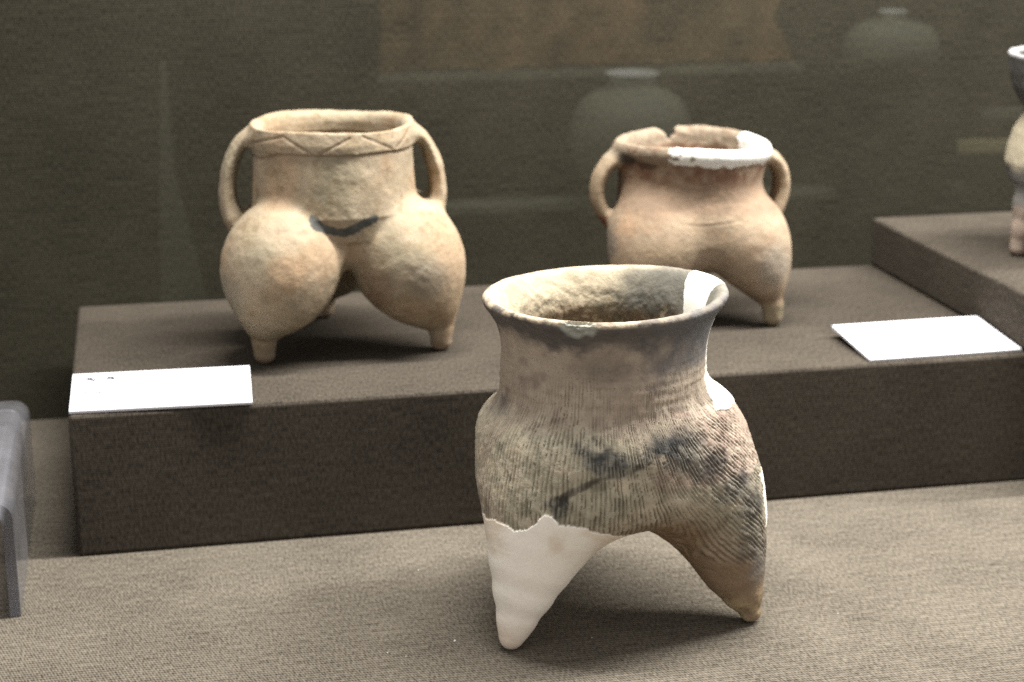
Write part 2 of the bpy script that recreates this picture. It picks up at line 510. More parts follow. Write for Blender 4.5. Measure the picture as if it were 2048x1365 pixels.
    # chip on the front of the rim, rough broken lip at front left
    chip = blob(V + 0.0022 * np.stack([vnoise(V, 0.005, 27), vnoise(V, 0.004, 28), vnoise(V, 0.004, 29)], axis=1), (-0.0235, -0.0668, 0.1945), (0.0098, 0.010, 0.0062)) * outer
    D = D - 0.0020 * sstep(0.25, 0.6, chip) + 0.0012 * chip * fbm(V, 0.0035, 25)
    chip2 = blob(V, (-0.050, -0.048, 0.190), (0.013, 0.010, 0.005))
    D = D - 0.0014 * chip2 * (0.5 + 0.8 * vnoise(V, 0.004, 26))
    V = V + N * D[:, None]
    # --- pigment
    c = np.tile(lin(172, 160, 134), (len(V), 1))
    n1 = fbm(V, 0.035, 31); n2 = fbm(V, 0.012, 32); n3 = fbm(V, 0.006, 33)
    c = mixc(c, lin(120, 112, 92), sstep(-0.1, 0.7, n2) * 0.75)
    c = mixc(c, lin(196, 176, 146), sstep(0.1, 0.8, -n2 + 0.5 * n3) * 0.6)
    c = mixc(c, lin(158, 134, 116), sstep(0.0, 0.6, n1) * 0.5)
    nk = sstep(0.128, 0.142, z + 0.004 * n2) * outer
    c = mixc(c, lin(160, 142, 122), nk * 0.85)
    c = mixc(c, lin(110, 92, 80), nk * sstep(0.0, 0.7, n2) * 0.5)
    c = mixc(c, lin(74, 70, 66), sstep(0.174, 0.187, z + 0.006 * n2 + 0.05 * np.maximum(0, x)) * outer * sstep(0.202, 0.196, z) * 0.85)
    right = sstep(0.0, 0.045, x + 0.01 * n2)
    c = mixc(c, lin(92, 90, 88), nk * right * sstep(0.15, 0.17, z + 0.006 * n2) * 0.8)
    c = mixc(c, lin(86, 76, 66), blob(V, (-0.012, -0.06, 0.168), (0.018, 0.03, 0.010)) * outer * 0.6)
    c = mixc(c, lin(178, 150, 132), (z < 0.14) * (z > 0.1) * right * 0.6)
    arch = blob(V, (0.028, -0.045, 0.062), (0.030, 0.05, 0.022)) * outer
    c = mixc(c, lin(138, 108, 80), np.clip(arch * 1.3, 0, 1) * 0.9)
    leg2 = (d2 < d1) * (d2 < d3) * sstep(0.075, 0.045, z)
    c = mixc(c, lin(140, 112, 84), leg2 * 0.8)
    c = mixc(c, lin(190, 168, 126), leg2 * sstep(0.03, 0.012, z) * sstep(-0.3, 0.4, n3) * 0.7)
    c = mixc(c, lin(120, 116, 108), leg2 * sstep(0.072, 0.085, x + 0.003 * n3) * sstep(0.02, 0.04, z) * 0.7)
    for (p, rad, st) in SOOT:
        m = blob(V + 0.004 * np.stack([n3, n2, n3], axis=1), p, (rad[0] * 1.1, 0.05, rad[2] * 1.1)) * outer * (y < 0)
        c = mixc(c, lin(50, 52, 54), sstep(0.05, 0.80, m + 0.10 * n3) * min(st * 1.05, 0.95))
    dl = np.full(len(V), 1.0)
    for a, b in zip(SEAM[:-1], SEAM[1:]):
        W = V[:, [0, 2]]; A = np.array(a)[[0, 2]]; B = np.array(b)[[0, 2]]; t = np.clip(((W - A) @ (B - A)) / ((B - A) @ (B - A)), 0, 1)
        dl = np.minimum(dl, np.linalg.norm(W - A - t[:, None] * (B - A), axis=1) + (y > -0.03))
    c = mixc(c, lin(58, 52, 44), sstep(0.0026, 0.0008, dl + 0.0006 * n3 + 0.0006 * n2) * outer * 0.8)
    # groove floors toned darker, ridges paler
    c = mixc(c, lin(84, 78, 62), np.clip(groove * cord * 1.1, 0, 1) * 0.68)
    c = mixc(c, lin(212, 200, 174), np.clip((1 - groove) * cord - 0.35, 0, 1) * 0.5 * sstep(-0.5, 0.4, n3))
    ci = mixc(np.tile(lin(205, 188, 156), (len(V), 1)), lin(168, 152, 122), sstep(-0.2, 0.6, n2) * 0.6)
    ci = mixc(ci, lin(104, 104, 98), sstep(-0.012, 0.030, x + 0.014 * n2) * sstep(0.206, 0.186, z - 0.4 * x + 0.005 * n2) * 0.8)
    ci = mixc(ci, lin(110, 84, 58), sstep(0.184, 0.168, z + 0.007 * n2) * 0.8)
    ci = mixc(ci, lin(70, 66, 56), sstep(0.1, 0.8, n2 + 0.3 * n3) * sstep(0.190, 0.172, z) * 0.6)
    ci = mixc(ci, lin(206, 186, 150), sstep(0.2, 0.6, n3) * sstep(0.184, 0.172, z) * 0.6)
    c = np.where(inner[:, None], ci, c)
    lip = sstep(0.1945, 0.1965, zz) * sstep(0.0625, 0.0655, r)
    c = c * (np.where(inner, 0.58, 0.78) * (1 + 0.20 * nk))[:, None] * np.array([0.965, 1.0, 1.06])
    c = mixc(c, lin(176, 160, 136), lip * sstep(-0.6, 0.3, n3) * 0.85 * (1 - right * 0.85))
    c = mixc(c, lin(150, 150, 138), sstep(0.25, 0.5, chip) * 0.95)
    pc = mixc(np.tile(lin(232, 225, 212), (len(V), 1)), lin(206, 188, 164), sstep(-0.2, 0.7, n1 + 0.4 * n2) * 0.6)
    pc = mixc(pc, lin(214, 188, 164), sstep(0.03, 0.005, z) * 0.35)
    pc = np.where((pl_rim & (z > 0.1))[:, None], lin(216, 214, 204)[None, :], pc)
    c = np.where(plaster[:, None], pc, c)
    # --- parts
    fc = V[Q].mean(axis=1)
    fp = plaster[Q].mean(axis=1) > 0.5
    fl = pl_leg[Q].mean(axis=1) > 0.5
    fz = fc[:, 2]
    D1 = np.stack([d1, d2, d3], axis=1)[Q].mean(axis=1).argmin(axis=1)
    cls = np.full(len(Q), 0)
    cls[fz > 0.1375] = 1
    cls[zz[Q].mean(axis=1) > 0.1815] = 2
    lowl = fz < 0.052
    cls[lowl & (D1 == 1)] = 3; cls[lowl & (D1 == 2)] = 4; cls[lowl & (D1 == 0)] = 5
    cls[fp & ~fl] = 6; cls[fl] = 5
    cls[inner[Q].mean(axis=1) > 0.5] = np.where(fp[inner[Q].mean(axis=1) > 0.5], 6, 7)
    split_parts(V, Q, c, cls, {
        0: ('body', CLAY, None), 1: ('neck', CLAY, None), 2: ('rim', CLAY, None),
        3: ('leg', CLAY, None), 4: ('leg', CLAY, None), 5: ('leg', PLASTER, 'smooth white plaster leg with a ragged upper edge'),
        6: ('plaster_patch', PLASTER, 'white plaster fill on rim and shoulder'), 7: ('inner_wall', CLAY, None)}, root)
    return root

SOOT = [((-0.010, -0.076, 0.1205), (0.011, 0.012, 0.0065), 0.95), ((-0.020, -0.073, 0.126), (0.007, 0.01, 0.004), 0.8), ((0.0, -0.077, 0.117), (0.009, 0.01, 0.005), 0.9),
        ((0.024, -0.070, 0.124), (0.009, 0.012, 0.0085), 0.95), ((0.037, -0.064, 0.122), (0.011, 0.012, 0.010), 0.85), ((0.051, -0.059, 0.110), (0.012, 0.014, 0.009), 0.75),
        ((0.068, -0.049, 0.095), (0.011, 0.014, 0.008), 0.75), ((0.078, -0.043, 0.080), (0.008, 0.014, 0.010), 0.7), ((0.079, -0.042, 0.062), (0.007, 0.014, 0.014), 0.55),
        ((-0.036, -0.0764, 0.0955), (0.0042, 0.008, 0.0042), 0.95), ((-0.034, -0.0764, 0.091), (0.0035, 0.008, 0.004), 0.8), ((-0.068, -0.04, 0.137), (0.009, 0.03, 0.005), 0.45)]
SEAM = [(-0.036, -0.0764, 0.097), (-0.026, -0.077, 0.1030), (-0.0116, -0.0776, 0.1105), (0.002, -0.077, 0.1145), (0.016, -0.0753, 0.1187)]
front_pot()

# ------------------------------------------------------------------ tall-collared buff tripod with two strap handles
def buff_pot():
    root = empty('clay_tripod', (0.139, 1.2217, RH), -YAW)
    tag(root, 'pale buff clay tripod with two strap handles, incised zigzag collar and three bulbous legs', 'tripod vessel')
    nub = [(0.0735, 0.0076, 0.0074), (0.0735, 0.017, 0.0086)]
    def lobe(foot_az, top_az, l):
        l = spline(l, 3); n = len(l)
        return leg_chain(foot_az, nub) + [leg_chain(foot_az + (top_az - foot_az) * sstep(0.0, 0.6, i / (n - 1)), [p])[0] for i, p in enumerate(l)]
    L1 = [(0.0725, 0.024, 0.0105), (0.0708, 0.0360, 0.0188), (0.0672, 0.0475, 0.0272), (0.0632, 0.0590, 0.0368), (0.0597, 0.0690, 0.0410), (0.0555, 0.0750, 0.0402)]
    L2 = [(0.0722, 0.023, 0.0102), (0.0682, 0.0325, 0.0172), (0.0628, 0.0435, 0.0258), (0.0562, 0.0560, 0.0352), (0.0513, 0.0662, 0.0400), (0.0475, 0.0725, 0.0394)]
    legs = [lobe(226.1, 230.0, L1), lobe(-13.9, -19.0, L2), lobe(107.0, 107.0, L2)]
    NX = -0.0045
    HR = [(0.0540, 0.1560, 0.0050), (0.0650, 0.1480, 0.0042), (0.0722, 0.1320, 0.0047), (0.0748, 0.1170, 0.0049), (0.0740, 0.1040, 0.0056), (0.0690, 0.0850, 0.0065)]
    HL = [(0.0540, 0.1560, 0.0052), (0.0650, 0.1480, 0.0045), (0.0728, 0.1320, 0.0050), (0.0752, 0.1170, 0.0050), (0.0745, 0.1040, 0.0054), (0.0700, 0.0900, 0.0066)]
    AR, AL = 14.0, 184.0
    def nk(P):
        x = P[:, 0] - NX; y = P[:, 1]
        th = np.arctan2(y, x)
        return np.hypot(x, y) / (0.99 - 0.016 * np.cos(2 * th + 0.3) + 0.006 * np.cos(5 * th)), P[:, 2] - 0.0012 * np.sin(3 * th + 0.4) - 0.0015, th
    OUT = spline([(0.0, 0.075, 0.050), (0.0, 0.090, 0.0585), (0.0, 0.104, 0.0600), (0.0, 0.122, 0.0580), (0.0, 0.140, 0.0570), (0.0, 0.156, 0.0572)], 3)
    def sdf(P):
        r, z, th = nk(P)
        lobes = None
        for l in legs:
            d = chain3(P, l, 0.0015)
            lobes = d if lobes is None else smin(lobes, d, 0.006)
        core = chain3(P, [(0, -0.004, 0.098, 0.030), (0, -0.004, 0.104, 0.046)], 0.003)
        lobes = smin(lobes, core, 0.012)
        lobes = smin(lobes, puck(P, -0.003, 0.018, 0.082, 0.090, 0.051, 0.0175), 0.010)
        dr = r - np.interp(P[:, 2], [0.066, 0.076, 0.087, 0.104, 0.122, 0.1465, 0.1480, 0.154, 0.163], [0.010, 0.034, 0.0540, 0.0600, 0.0590, 0.0578, 0.0590, 0.0592, 0.0575])
        n_ = np.maximum(dr, np.maximum(z - 0.1615, 0.068 - z))
        body = smin(lobes, n_, 0.005)
        cav = np.maximum(r - np.interp(P[:, 2], [0.08, 0.11, 0.14, 0.155, 0.163], [0.050, 0.0525, 0.0505, 0.0500, 0.0520]), 0.088 - z)
        body = smax(body, -cav, 0.006)
        h = np.minimum(strap_sdf(P, AR, (NX, 0), HR, 0.36), strap_sdf(P, AL, (NX, 0), HL, 0.40))
        h = np.maximum(h, -(cav + 0.0))
        return smin(body, h, 0.007)
    V, Q, N = mesh_sdf(sdf, (-0.098, -0.105, -0.005), (0.102, 0.105, 0.168), 0.0036, 2)
    x, y, z = V[:, 0], V[:, 1], V[:, 2]
    r, zz, th = nk(V)
    inner = ((N[:, 0] * (x - NX) + N[:, 1] * y) < -0.2) & (z > 0.09) & (r < 0.0535)
    outer = ~inner
    dh = np.minimum(strap_sdf(V, AR, (NX, 0), HR, 0.36), strap_sdf(V, AL, (NX, 0), HL, 0.40))
    onh = (dh < 0.0012) & (np.maximum(r - 0.0605, 0) > 0)
    D = 0.0006 * fbm(V, 0.022, 41) + 0.00022 * fbm(V, 0.006, 42)
    # incised zigzag on the collar and the groove under it
    ang = np.degrees(np.arctan2(x - NX, -y))
    zig = np.full(len(V), 1.0)
    segs = [(-74, 0.1490, -29, 0.1600), (-29, 0.1600, -8.4, 0.1495), (-3, 0.1495, 17, 0.1595), (27, 0.1600, 50, 0.1495), (55, 0.150, 76, 0.160)]
    for a0, z0, a1, z1 in segs:
        px, pz = np.radians(ang) * 0.058, z
        ax, bx = math.radians(a0) * 0.058, math.radians(a1) * 0.058
        t = np.clip(((px - ax) * (bx - ax) + (pz - z0) * (z1 - z0)) / ((bx - ax) ** 2 + (z1 - z0) ** 2), 0, 1)
        zig = np.minimum(zig, np.hypot(px - ax - t * (bx - ax), pz - z0 - t * (z1 - z0)))
    gr = sstep(0.0013, 0.0002, zig) * outer * (r > 0.055) * (~onh)
    gr2 = sstep(0.0015, 0.0002, np.abs(z - 0.1468 - 0.0014 * vnoise(V, 0.02, 43) + 0.006 * sstep(-0.035, -0.06, x))) * outer * (r < 0.062) * (~onh)
    D = D - 0.0007 * gr - 0.0011 * gr2
    V = V + N * D[:, None]
    n1 = fbm(V, 0.04, 51); n2 = fbm(V, 0.014, 52); n3 = fbm(V, 0.005, 53)
    c = np.tile(lin(204, 185, 156), (len(V), 1))
    c = mixc(c, lin(188, 168, 134), sstep(-0.2, 0.6, n2) * 0.6)
    c = mixc(c, lin(206, 172, 136), sstep(0.0, 0.7, n1) * 0.6)
    c = mixc(c, lin(178, 168, 140), sstep(0.05, 0.7, -n1) * 0.6)
    c = mixc(c, lin(170, 140, 118), sstep(0.03, 0.0, z) * 0.5)
    c = mixc(c, lin(156, 132, 100), sstep(0.25, 0.75, n3 + 0.4 * n2) * 0.4)
    c = mixc(c, lin(150, 118, 88), np.clip(gr * 0.3 + gr2 * 0.55, 0, 1))
    for p, rad, col, st in BUFF_STAINS:
        m = blob(V + 0.004 * np.stack([n2, n3, n2], axis=1), p, rad) * outer
        c = mixc(c, lin(*col), sstep(0.1, 0.7, m) * st)
    # dark line of mending paste in the fork between the two front legs
    pts = BUFF_PASTE
    dl = np.full(len(V), 1.0)
    W = V[:, [0, 2]]
    for a, b in zip(pts[:-1], pts[1:]):
        A = np.array(a); B = np.array(b); t = np.clip(((W - A) @ (B - A)) / ((B - A) @ (B - A)), 0, 1)
        dl = np.minimum(dl, np.linalg.norm(W - A - t[:, None] * (B - A), axis=1) + (y > -0.03))
    paste = (dl + 0.0009 * n3 + 0.0008 * n2 < 0.0030) & outer
    c = np.where(paste[:, None], (lin(104, 104, 98)[None, :] * (1 + 0.35 * n3[:, None])), c)
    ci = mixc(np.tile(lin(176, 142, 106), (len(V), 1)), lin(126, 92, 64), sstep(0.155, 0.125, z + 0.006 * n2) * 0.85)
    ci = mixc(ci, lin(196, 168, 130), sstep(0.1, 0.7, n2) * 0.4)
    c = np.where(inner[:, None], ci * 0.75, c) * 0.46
    fc = V[Q].mean(axis=1); fz = fc[:, 2]
    ds = np.stack([chain3(V, l, 0.006) for l in legs], axis=1)[Q].mean(axis=1).argmin(axis=1)
    cls = np.zeros(len(Q), int)
    fr = r[Q].mean(axis=1)
    cls[(fz > 0.092) & (fr < 0.0625)] = 1
    cls[(fz > 0.1468) & (fr < 0.0625)] = 2
    lw = fz < 0.070
    for k in range(3): cls[lw & (ds == k)] = 3 + k
    cls[(onh[Q].mean(axis=1) > 0.5) & (fc[:, 0] > 0)] = 6
    cls[(onh[Q].mean(axis=1) > 0.5) & (fc[:, 0] <= 0)] = 7
    cls[inner[Q].mean(axis=1) > 0.5] = 8
    cls[paste[Q].mean(axis=1) > 0.5] = 9
    split_parts(V, Q, c, cls, {0: ('body', CLAY, None), 1: ('neck', CLAY, None), 2: ('collar', CLAY, 'collar band with incised zigzag lines'),
        3: ('leg', CLAY, None), 4: ('leg', CLAY, None), 5: ('leg', CLAY, None), 6: ('handle', CLAY, None), 7: ('handle', CLAY, None),
        8: ('inner_wall', CLAY, None), 9: ('mending_paste', CLAY, 'dark grey mending line between the legs')}, root)

BUFF_STAINS = [((-0.070, -0.055, 0.055), (0.012, 0.03, 0.02), (166, 160, 142), 0.5), ((0.066, -0.055, 0.060), (0.014, 0.02, 0.014), (168, 162, 146), 0.5),
               ((0.030, -0.06, 0.115), (0.012, 0.02, 0.012), (164, 148, 124), 0.5), ((-0.03, -0.09, 0.072), (0.016, 0.02, 0.014), (214, 176, 136), 0.6),
               ((0.03, -0.04, 0.055), (0.012, 0.03, 0.018), (158, 124, 96), 0.5)]
BUFF_PASTE = [(-0.0135, 0.1055), (-0.0085, 0.1005), (-0.0032, 0.0975), (0.0030, 0.0955), (0.0078, 0.0940), (0.0164, 0.0980), (0.0273, 0.1034)]
buff_pot()

# ------------------------------------------------------------------ squat orange tripod with broken rim patched in white
def orange_pot():
    root = empty('clay_tripod', (0.4098, 1.2544, RH), -YAW)
    tag(root, 'squat orange-buff clay tripod with two loop handles and a chipped rim patched white', 'tripod vessel')
    nub = [(0.0740, 0.0076, 0.0076), (0.0735, 0.017, 0.0086)]
    lobe = [(0.0685, 0.029, 0.0135), (0.0615, 0.0440, 0.0232), (0.0520, 0.0600, 0.0315), (0.0410, 0.0710, 0.0335), (0.028, 0.082, 0.027)]
    lob2 = [(0.0640, 0.029, 0.0135), (0.0545, 0.0440, 0.0250), (0.0440, 0.0590, 0.0355), (0.0360, 0.0690, 0.0380), (0.024, 0.080, 0.030)]
    nub2 = [(0.0700, 0.0076, 0.0076), (0.0695, 0.017, 0.0086)]
    legs = [leg_chain(-34.0, nub + spline(lobe, 3)), leg_chain(92.0, nub + spline(lobe, 3)), leg_chain(230.0, nub2 + spline(lob2, 3))]
    NX = 0.0005
    HR = [(0.0520, 0.1180, 0.0050), (0.0630, 0.1200, 0.0046), (0.0715, 0.1100, 0.0045), (0.0735, 0.0940, 0.0045), (0.0680, 0.0790, 0.0050), (0.0580, 0.0690, 0.0055)]
    HL = [(0.0520, 0.1230, 0.0058), (0.0620, 0.1200, 0.0050), (0.0700, 0.1090, 0.0045), (0.0722, 0.0950, 0.0043), (0.0680, 0.0820, 0.0046), (0.0560, 0.0690, 0.0055)]
    AR, AL = 12.0, 188.0
    def nk(P):
        x = P[:, 0] - NX; y = P[:, 1]
        th = np.arctan2(y, x)
        w = sstep(0.10, 0.13, P[:, 2])
        return np.hypot(x, y) / (1 + 0.012 * np.cos(2 * th + 1.5) + w * 0.012 * np.cos(3 * th + 0.4)), P[:, 2] - w * (0.0018 * np.sin(2 * th - 0.9) - 0.012 * x), th
    def sdf(P):
        r, z, th = nk(P)
        body = puck(P, 0.0, 0.0, 0.068, 0.074, 0.030, 0.018)
        for l in legs: body = smin(body, chain3(P, l, 0.0015), 0.018)
        n_ = np.maximum(r - np.interp(z, [0.07, 0.082, 0.092, 0.105, 0.118, 0.14], [0.052, 0.0555, 0.0550, 0.0545, 0.0555, 0.0560]), np.maximum(z - 0.133, 0.068 - z))
        body = smin(body, n_, 0.009)
        lip = np.hypot(r - 0.0558, (z - 0.1300) * 0.85) - 0.0040
        body = smin(body, lip, 0.005)
        cav = np.maximum(r - np.interp(z, [0.07, 0.09, 0.11, 0.133, 0.142], [0.045, 0.0480, 0.0480, 0.0510, 0.0550]), 0.080 - z)
        body = smax(body, -cav, 0.004)
        h = np.minimum(strap_sdf(P, AR, (NX, 0), HR, 0.42), strap_sdf(P, AL, (NX, 0), HL, 0.45))
        h = np.maximum(h, -cav)
        body = smin(body, h, 0.006)
        # broken notch in the back of the rim
        nx, ny = P[:, 0] + 0.0125, P[:, 1] - 0.055
        notch = np.maximum(np.abs(nx + 0.25 * (P[:, 2] - 0.133) + 0.001 * np.sin(P[:, 2] * 900)) - 0.75 * (P[:, 2] - 0.1258), np.abs(ny) - 0.02)
        return smax(body, -notch, 0.002)
    V, Q, N = mesh_sdf(sdf, (-0.092, -0.092, -0.005), (0.092, 0.098, 0.140), 0.0035, 2)
    x, y, z = V[:, 0], V[:, 1], V[:, 2]
    r, zz, th = nk(V)
    inner = ((N[:, 0] * (x - NX) + N[:, 1] * y) < -0.15) & (z > 0.081) & (r < 0.0545)
    outer = ~inner
    dh = np.minimum(strap_sdf(V, AR, (NX, 0), HR, 0.42), strap_sdf(V, AL, (NX, 0), HL, 0.45))
    onh = (dh < 0.0012) & (r > 0.0585)
    n1 = fbm(V, 0.035, 61); n2 = fbm(V, 0.012, 62); n3 = fbm(V, 0.005, 63)
    phi = np.degrees(th)
    lipw = sstep(0.1215, 0.1245, zz + 0.0012 * n3 + 0.0012 * n2)
    plaster = (lipw > 0.5) & (phi > -104 + 16 * n3) & (phi < 38 + 8 * n2) & (~onh)
    D = 0.0005 * vnoise(V, 0.02, 64) + 0.00022 * fbm(V, 0.006, 65) + lipw * (~plaster) * outer * 0.0005 * fbm(V, 0.007, 66)
    D = D - 0.00025 * sstep(0.0012, 0.0002, np.abs(z - 0.0815 + 0.05 * x - 4.0 * x * x + 0.0015 * n1)) * outer * (r < 0.064) * (y < 0) * sstep(-0.3, 0.2, n1 + 0.3)
    D = D + plaster * 0.0004
    V = V + N * D[:, None]
    c = np.tile(lin(200, 176, 148), (len(V), 1))
    c = mixc(c, lin(206, 184, 154), sstep(-0.1, 0.6, n1) * 0.6)
    c = mixc(c, lin(182, 152, 122), sstep(0.0, 0.7, n2) * 0.5)
    c = mixc(c, lin(168, 142, 118), sstep(0.082, 0.092, z) * outer * (~onh) * 0.85)
    c = mixc(c, lin(120, 78, 54), sstep(0.105, 0.117, z + 0.003 * n2) * outer * (~onh) * sstep(-0.4, 0.4, n2) * 0.75)
    c = mixc(c, lin(196, 162, 128), sstep(0.2, 0.7, n3) * 0.3)
    c = mixc(c, lin(190, 168, 138), onh * 0.7)
    c = mixc(c, lin(128, 100, 70), sstep(0.035, 0.02, z) * (1 - sstep(0.02, 0.012, z)) * 0.5)
    c = mixc(c, lin(186, 172, 140), sstep(0.022, 0.014, z) * 0.7)
    c = mixc(c, lin(190, 176, 152), lipw * outer * (0.55 + 0.4 * np.clip(n3, -1, 1)))
    for p, rad, col, st in ORANGE_STAINS:
        m = blob(V + 0.003 * np.stack([n2, n3, n2], axis=1), p, rad) * outer
        c = mixc(c, lin(*col), sstep(0.1, 0.7, m) * st)
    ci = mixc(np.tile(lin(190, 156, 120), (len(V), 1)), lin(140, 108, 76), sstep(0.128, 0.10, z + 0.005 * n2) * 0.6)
    ci = mixc(ci, lin(206, 192, 168), sstep(0.3, 0.8, n2 + 0.3 * n3) * 0.7)
    c = np.where(inner[:, None], ci, c) * 0.46
    c = np.where(plaster[:, None], lin(204, 202, 194)[None, :], c)
    fc = V[Q].mean(axis=1); fz = fc[:, 2]; fr = r[Q].mean(axis=1)
    ds = np.stack([chain3(V, l, 0.006) for l in legs], axis=1)[Q].mean(axis=1).argmin(axis=1)
    cls = np.zeros(len(Q), int)
    cls[(fz > 0.083) & (fr < 0.0615)] = 1
    cls[zz[Q].mean(axis=1) > 0.1228] = 2
    lw = fz < 0.055
    for k in range(3): cls[lw & (ds == k)] = 3 + k
    cls[(onh[Q].mean(axis=1) > 0.5) & (fc[:, 0] > 0)] = 6
    cls[(onh[Q].mean(axis=1) > 0.5) & (fc[:, 0] <= 0)] = 7
    cls[(inner[Q].mean(axis=1) > 0.5) & (fz < 0.128)] = 8
    cls[plaster[Q].mean(axis=1) > 0.5] = 9
    split_parts(V, Q, c, cls, {0: ('body', CLAY, None), 1: ('neck', CLAY, None), 2: ('rim', CLAY, 'chipped grey and brown rim with a notch at the back'),
        3: ('leg', CLAY, None), 4: ('leg', CLAY, None), 5: ('leg', CLAY, None), 6: ('handle', CLAY, None), 7: ('handle', CLAY, None),
        8: ('inner_wall', CLAY, None), 9: ('plaster_patch', PLASTER, 'smooth white plaster filling half of the rim')}, root)

ORANGE_STAINS = [((-0.062, -0.040, 0.064), (0.007, 0.02, 0.013), (150, 142, 130), 0.7), ((-0.046, -0.042, 0.078), (0.012, 0.02, 0.010), (216, 172, 134), 0.6),
                 ((-0.066, -0.012, 0.074), (0.008, 0.012, 0.008), (150, 78, 48), 0.8), ((0.060, -0.055, 0.050), (0.014, 0.02, 0.016), (176, 166, 150), 0.6),
                 ((-0.050, -0.030, 0.125), (0.010, 0.014, 0.004), (70, 64, 58), 0.85), ((-0.036, -0.044, 0.1225), (0.008, 0.010, 0.003), (84, 62, 48), 0.7),
                 ((-0.025, -0.062, 0.060), (0.022, 0.02, 0.012), (206, 182, 148), 0.5)]
orange_pot()

# ------------------------------------------------------------------ grey cup-topped tripod at the picture's right edge
def grey_pot():
    root = empty('clay_tripod', (0.7145, 1.2140, PZ), -YAW)
    tag(root, 'grey clay tripod with dark flaring bowl and pale bulging body on the upper block', 'tripod vessel')
    AZS = (196.0, 316.0, 76.0)
    legs = [leg_chain(a, [(0.050, 0.0065, 0.0062), (0.047, 0.022, 0.0085), (0.042, 0.040, 0.013), (0.034, 0.055, 0.022)]) for a in AZS]
    BODY = spline([(0.0, 0.056, 0.030), (0.0, 0.066, 0.052), (0.0, 0.078, 0.0600), (0.0, 0.092, 0.0560), (0.0, 0.106, 0.0440)], 3)
    def sdf(P):
        r = np.hypot(P[:, 0], P[:, 1]); z = P[:, 2]
        b = np.maximum(r - np.interp(z, [0.035, 0.042, 0.050, 0.060, 0.072, 0.084, 0.096, 0.106, 0.112], [0.010, 0.034, 0.048, 0.0555, 0.0580, 0.0565, 0.0530, 0.0470, 0.0440]), np.maximum(0.036 - z, z - 0.112))
        b2 = np.maximum(r - np.interp(z, [0.104, 0.110, 0.118, 0.130, 0.142, 0.156], [0.0405, 0.0420, 0.0500, 0.0565, 0.0595, 0.0615]), np.maximum(0.104 - z, z - 0.1555))
        b = smin(b, b2, 0.005)
        for l in legs: b = smin(b, chain3(P, l, 0.004), 0.006)
        cav = np.maximum(r - np.interp(z, [0.08, 0.110, 0.12, 0.135, 0.15, 0.16], [0.050, 0.034, 0.044, 0.0510, 0.0535, 0.0545]), 0.07 - z)
        return smax(b, -cav, 0.0035)
    V, Q, N = mesh_sdf(sdf, (-0.068, -0.068, -0.005), (0.068, 0.068, 0.162), 0.003, 1)
    x, y, z = V[:, 0], V[:, 1], V[:, 2]; r = np.hypot(x, y)
    inner = ((N[:, 0] * x + N[:, 1] * y) < -0.1) & (z > 0.075) & (r < 0.0555)
    n1 = fbm(V, 0.03, 71); n2 = fbm(V, 0.011, 72)
    V = V + N * (0.0004 * n2)[:, None]
    c = np.tile(lin(66, 64, 61), (len(V), 1))
    c = mixc(c, lin(92, 89, 84), sstep(0.0, 0.7, n2) * 0.5)
    c = mixc(c, lin(158, 148, 126), sstep(0.066, 0.076, z + 0.004 * n2) * sstep(0.113, 0.108, z) * 0.9)
    c = mixc(c, lin(100, 97, 92), sstep(0.070, 0.056, z) * 0.7)
    c = mixc(c, lin(140, 124, 110), sstep(0.044, 0.036, z + 0.003 * n2) * 0.9)
    c = mixc(c, lin(140, 139, 138), sstep(0.1525, 0.1545, z) * 0.8)
    c = np.where(inner[:, None], mixc(c, lin(104, 102, 100), np.full(len(V), 0.7)), c)
    fc = V[Q].mean(axis=1)
    ds = np.stack([chain3(V, l, 0.004) for l in legs], axis=1)[Q].mean(axis=1).argmin(axis=1)
    cls = np.zeros(len(Q), int)
    cls[fc[:, 2] > 0.110] = 1
    for k in range(3): cls[(fc[:, 2] < 0.042) & (ds == k)] = 2 + k
    split_parts(V, Q, c, cls, {0: ('body', CLAY, None), 1: ('bowl', CLAY, 'dark grey bowl with pale lip'), 2: ('leg', CLAY, None), 3: ('leg', CLAY, None), 4: ('leg', CLAY, None)}, root)
grey_pot()

# ------------------------------------------------------------------ label cards
def text_mesh(name, body, size, loc, parent, mat, bold=0.0):
    cu = bpy.data.curves.new(name, 'FONT'); cu.body = body; cu.size = size; cu.offset = bold
    cu.extrude = 0.00004
    t = bpy.data.objects.new(name, cu); COL.objects.link(t)
    dg = bpy.context.evaluated_depsgraph_get(); dg.update()
    me = bpy.data.meshes.new_from_object(t.evaluated_get(dg))
    bpy.data.objects.remove(t); me.name = name; me.materials.clear()
    o = link_mesh(name, me, mat, parent); o.location = loc
    return o

def card(fl, fr, d, tilt, label, lines):
    """card sheet leaning back on a small prop: front edge on the plinth, back edge raised"""
    ex = (fr[0] - fl[0], fr[1] - fl[1]); w = math.hypot(*ex)
    root = empty('label_card', (fl[0], fl[1], RH), math.atan2(ex[1], ex[0]))
    tag(root, label, 'card')
    T = math.radians(tilt)
    sh = box('card_sheet', (0, 0, 0.0), (w, d, 0.0022), CARD, root, 0.0004, 2)
    sh.location = (0, 0, 0.0004); sh.rotation_euler = (T, 0, 0)
    hgt = d * 0.8 * math.sin(T)
    box('prop', (w * 0.25, d * 0.76, 0.0), (w * 0.75, d * 0.80, hgt * 0.93), CARD, root)
    for txt, sz, x, y, bold in lines:
        t = text_mesh('print_line', txt, sz, (0, 0, 0), sh, INK, bold)
        t.location = (x, y * d, 0.00226)

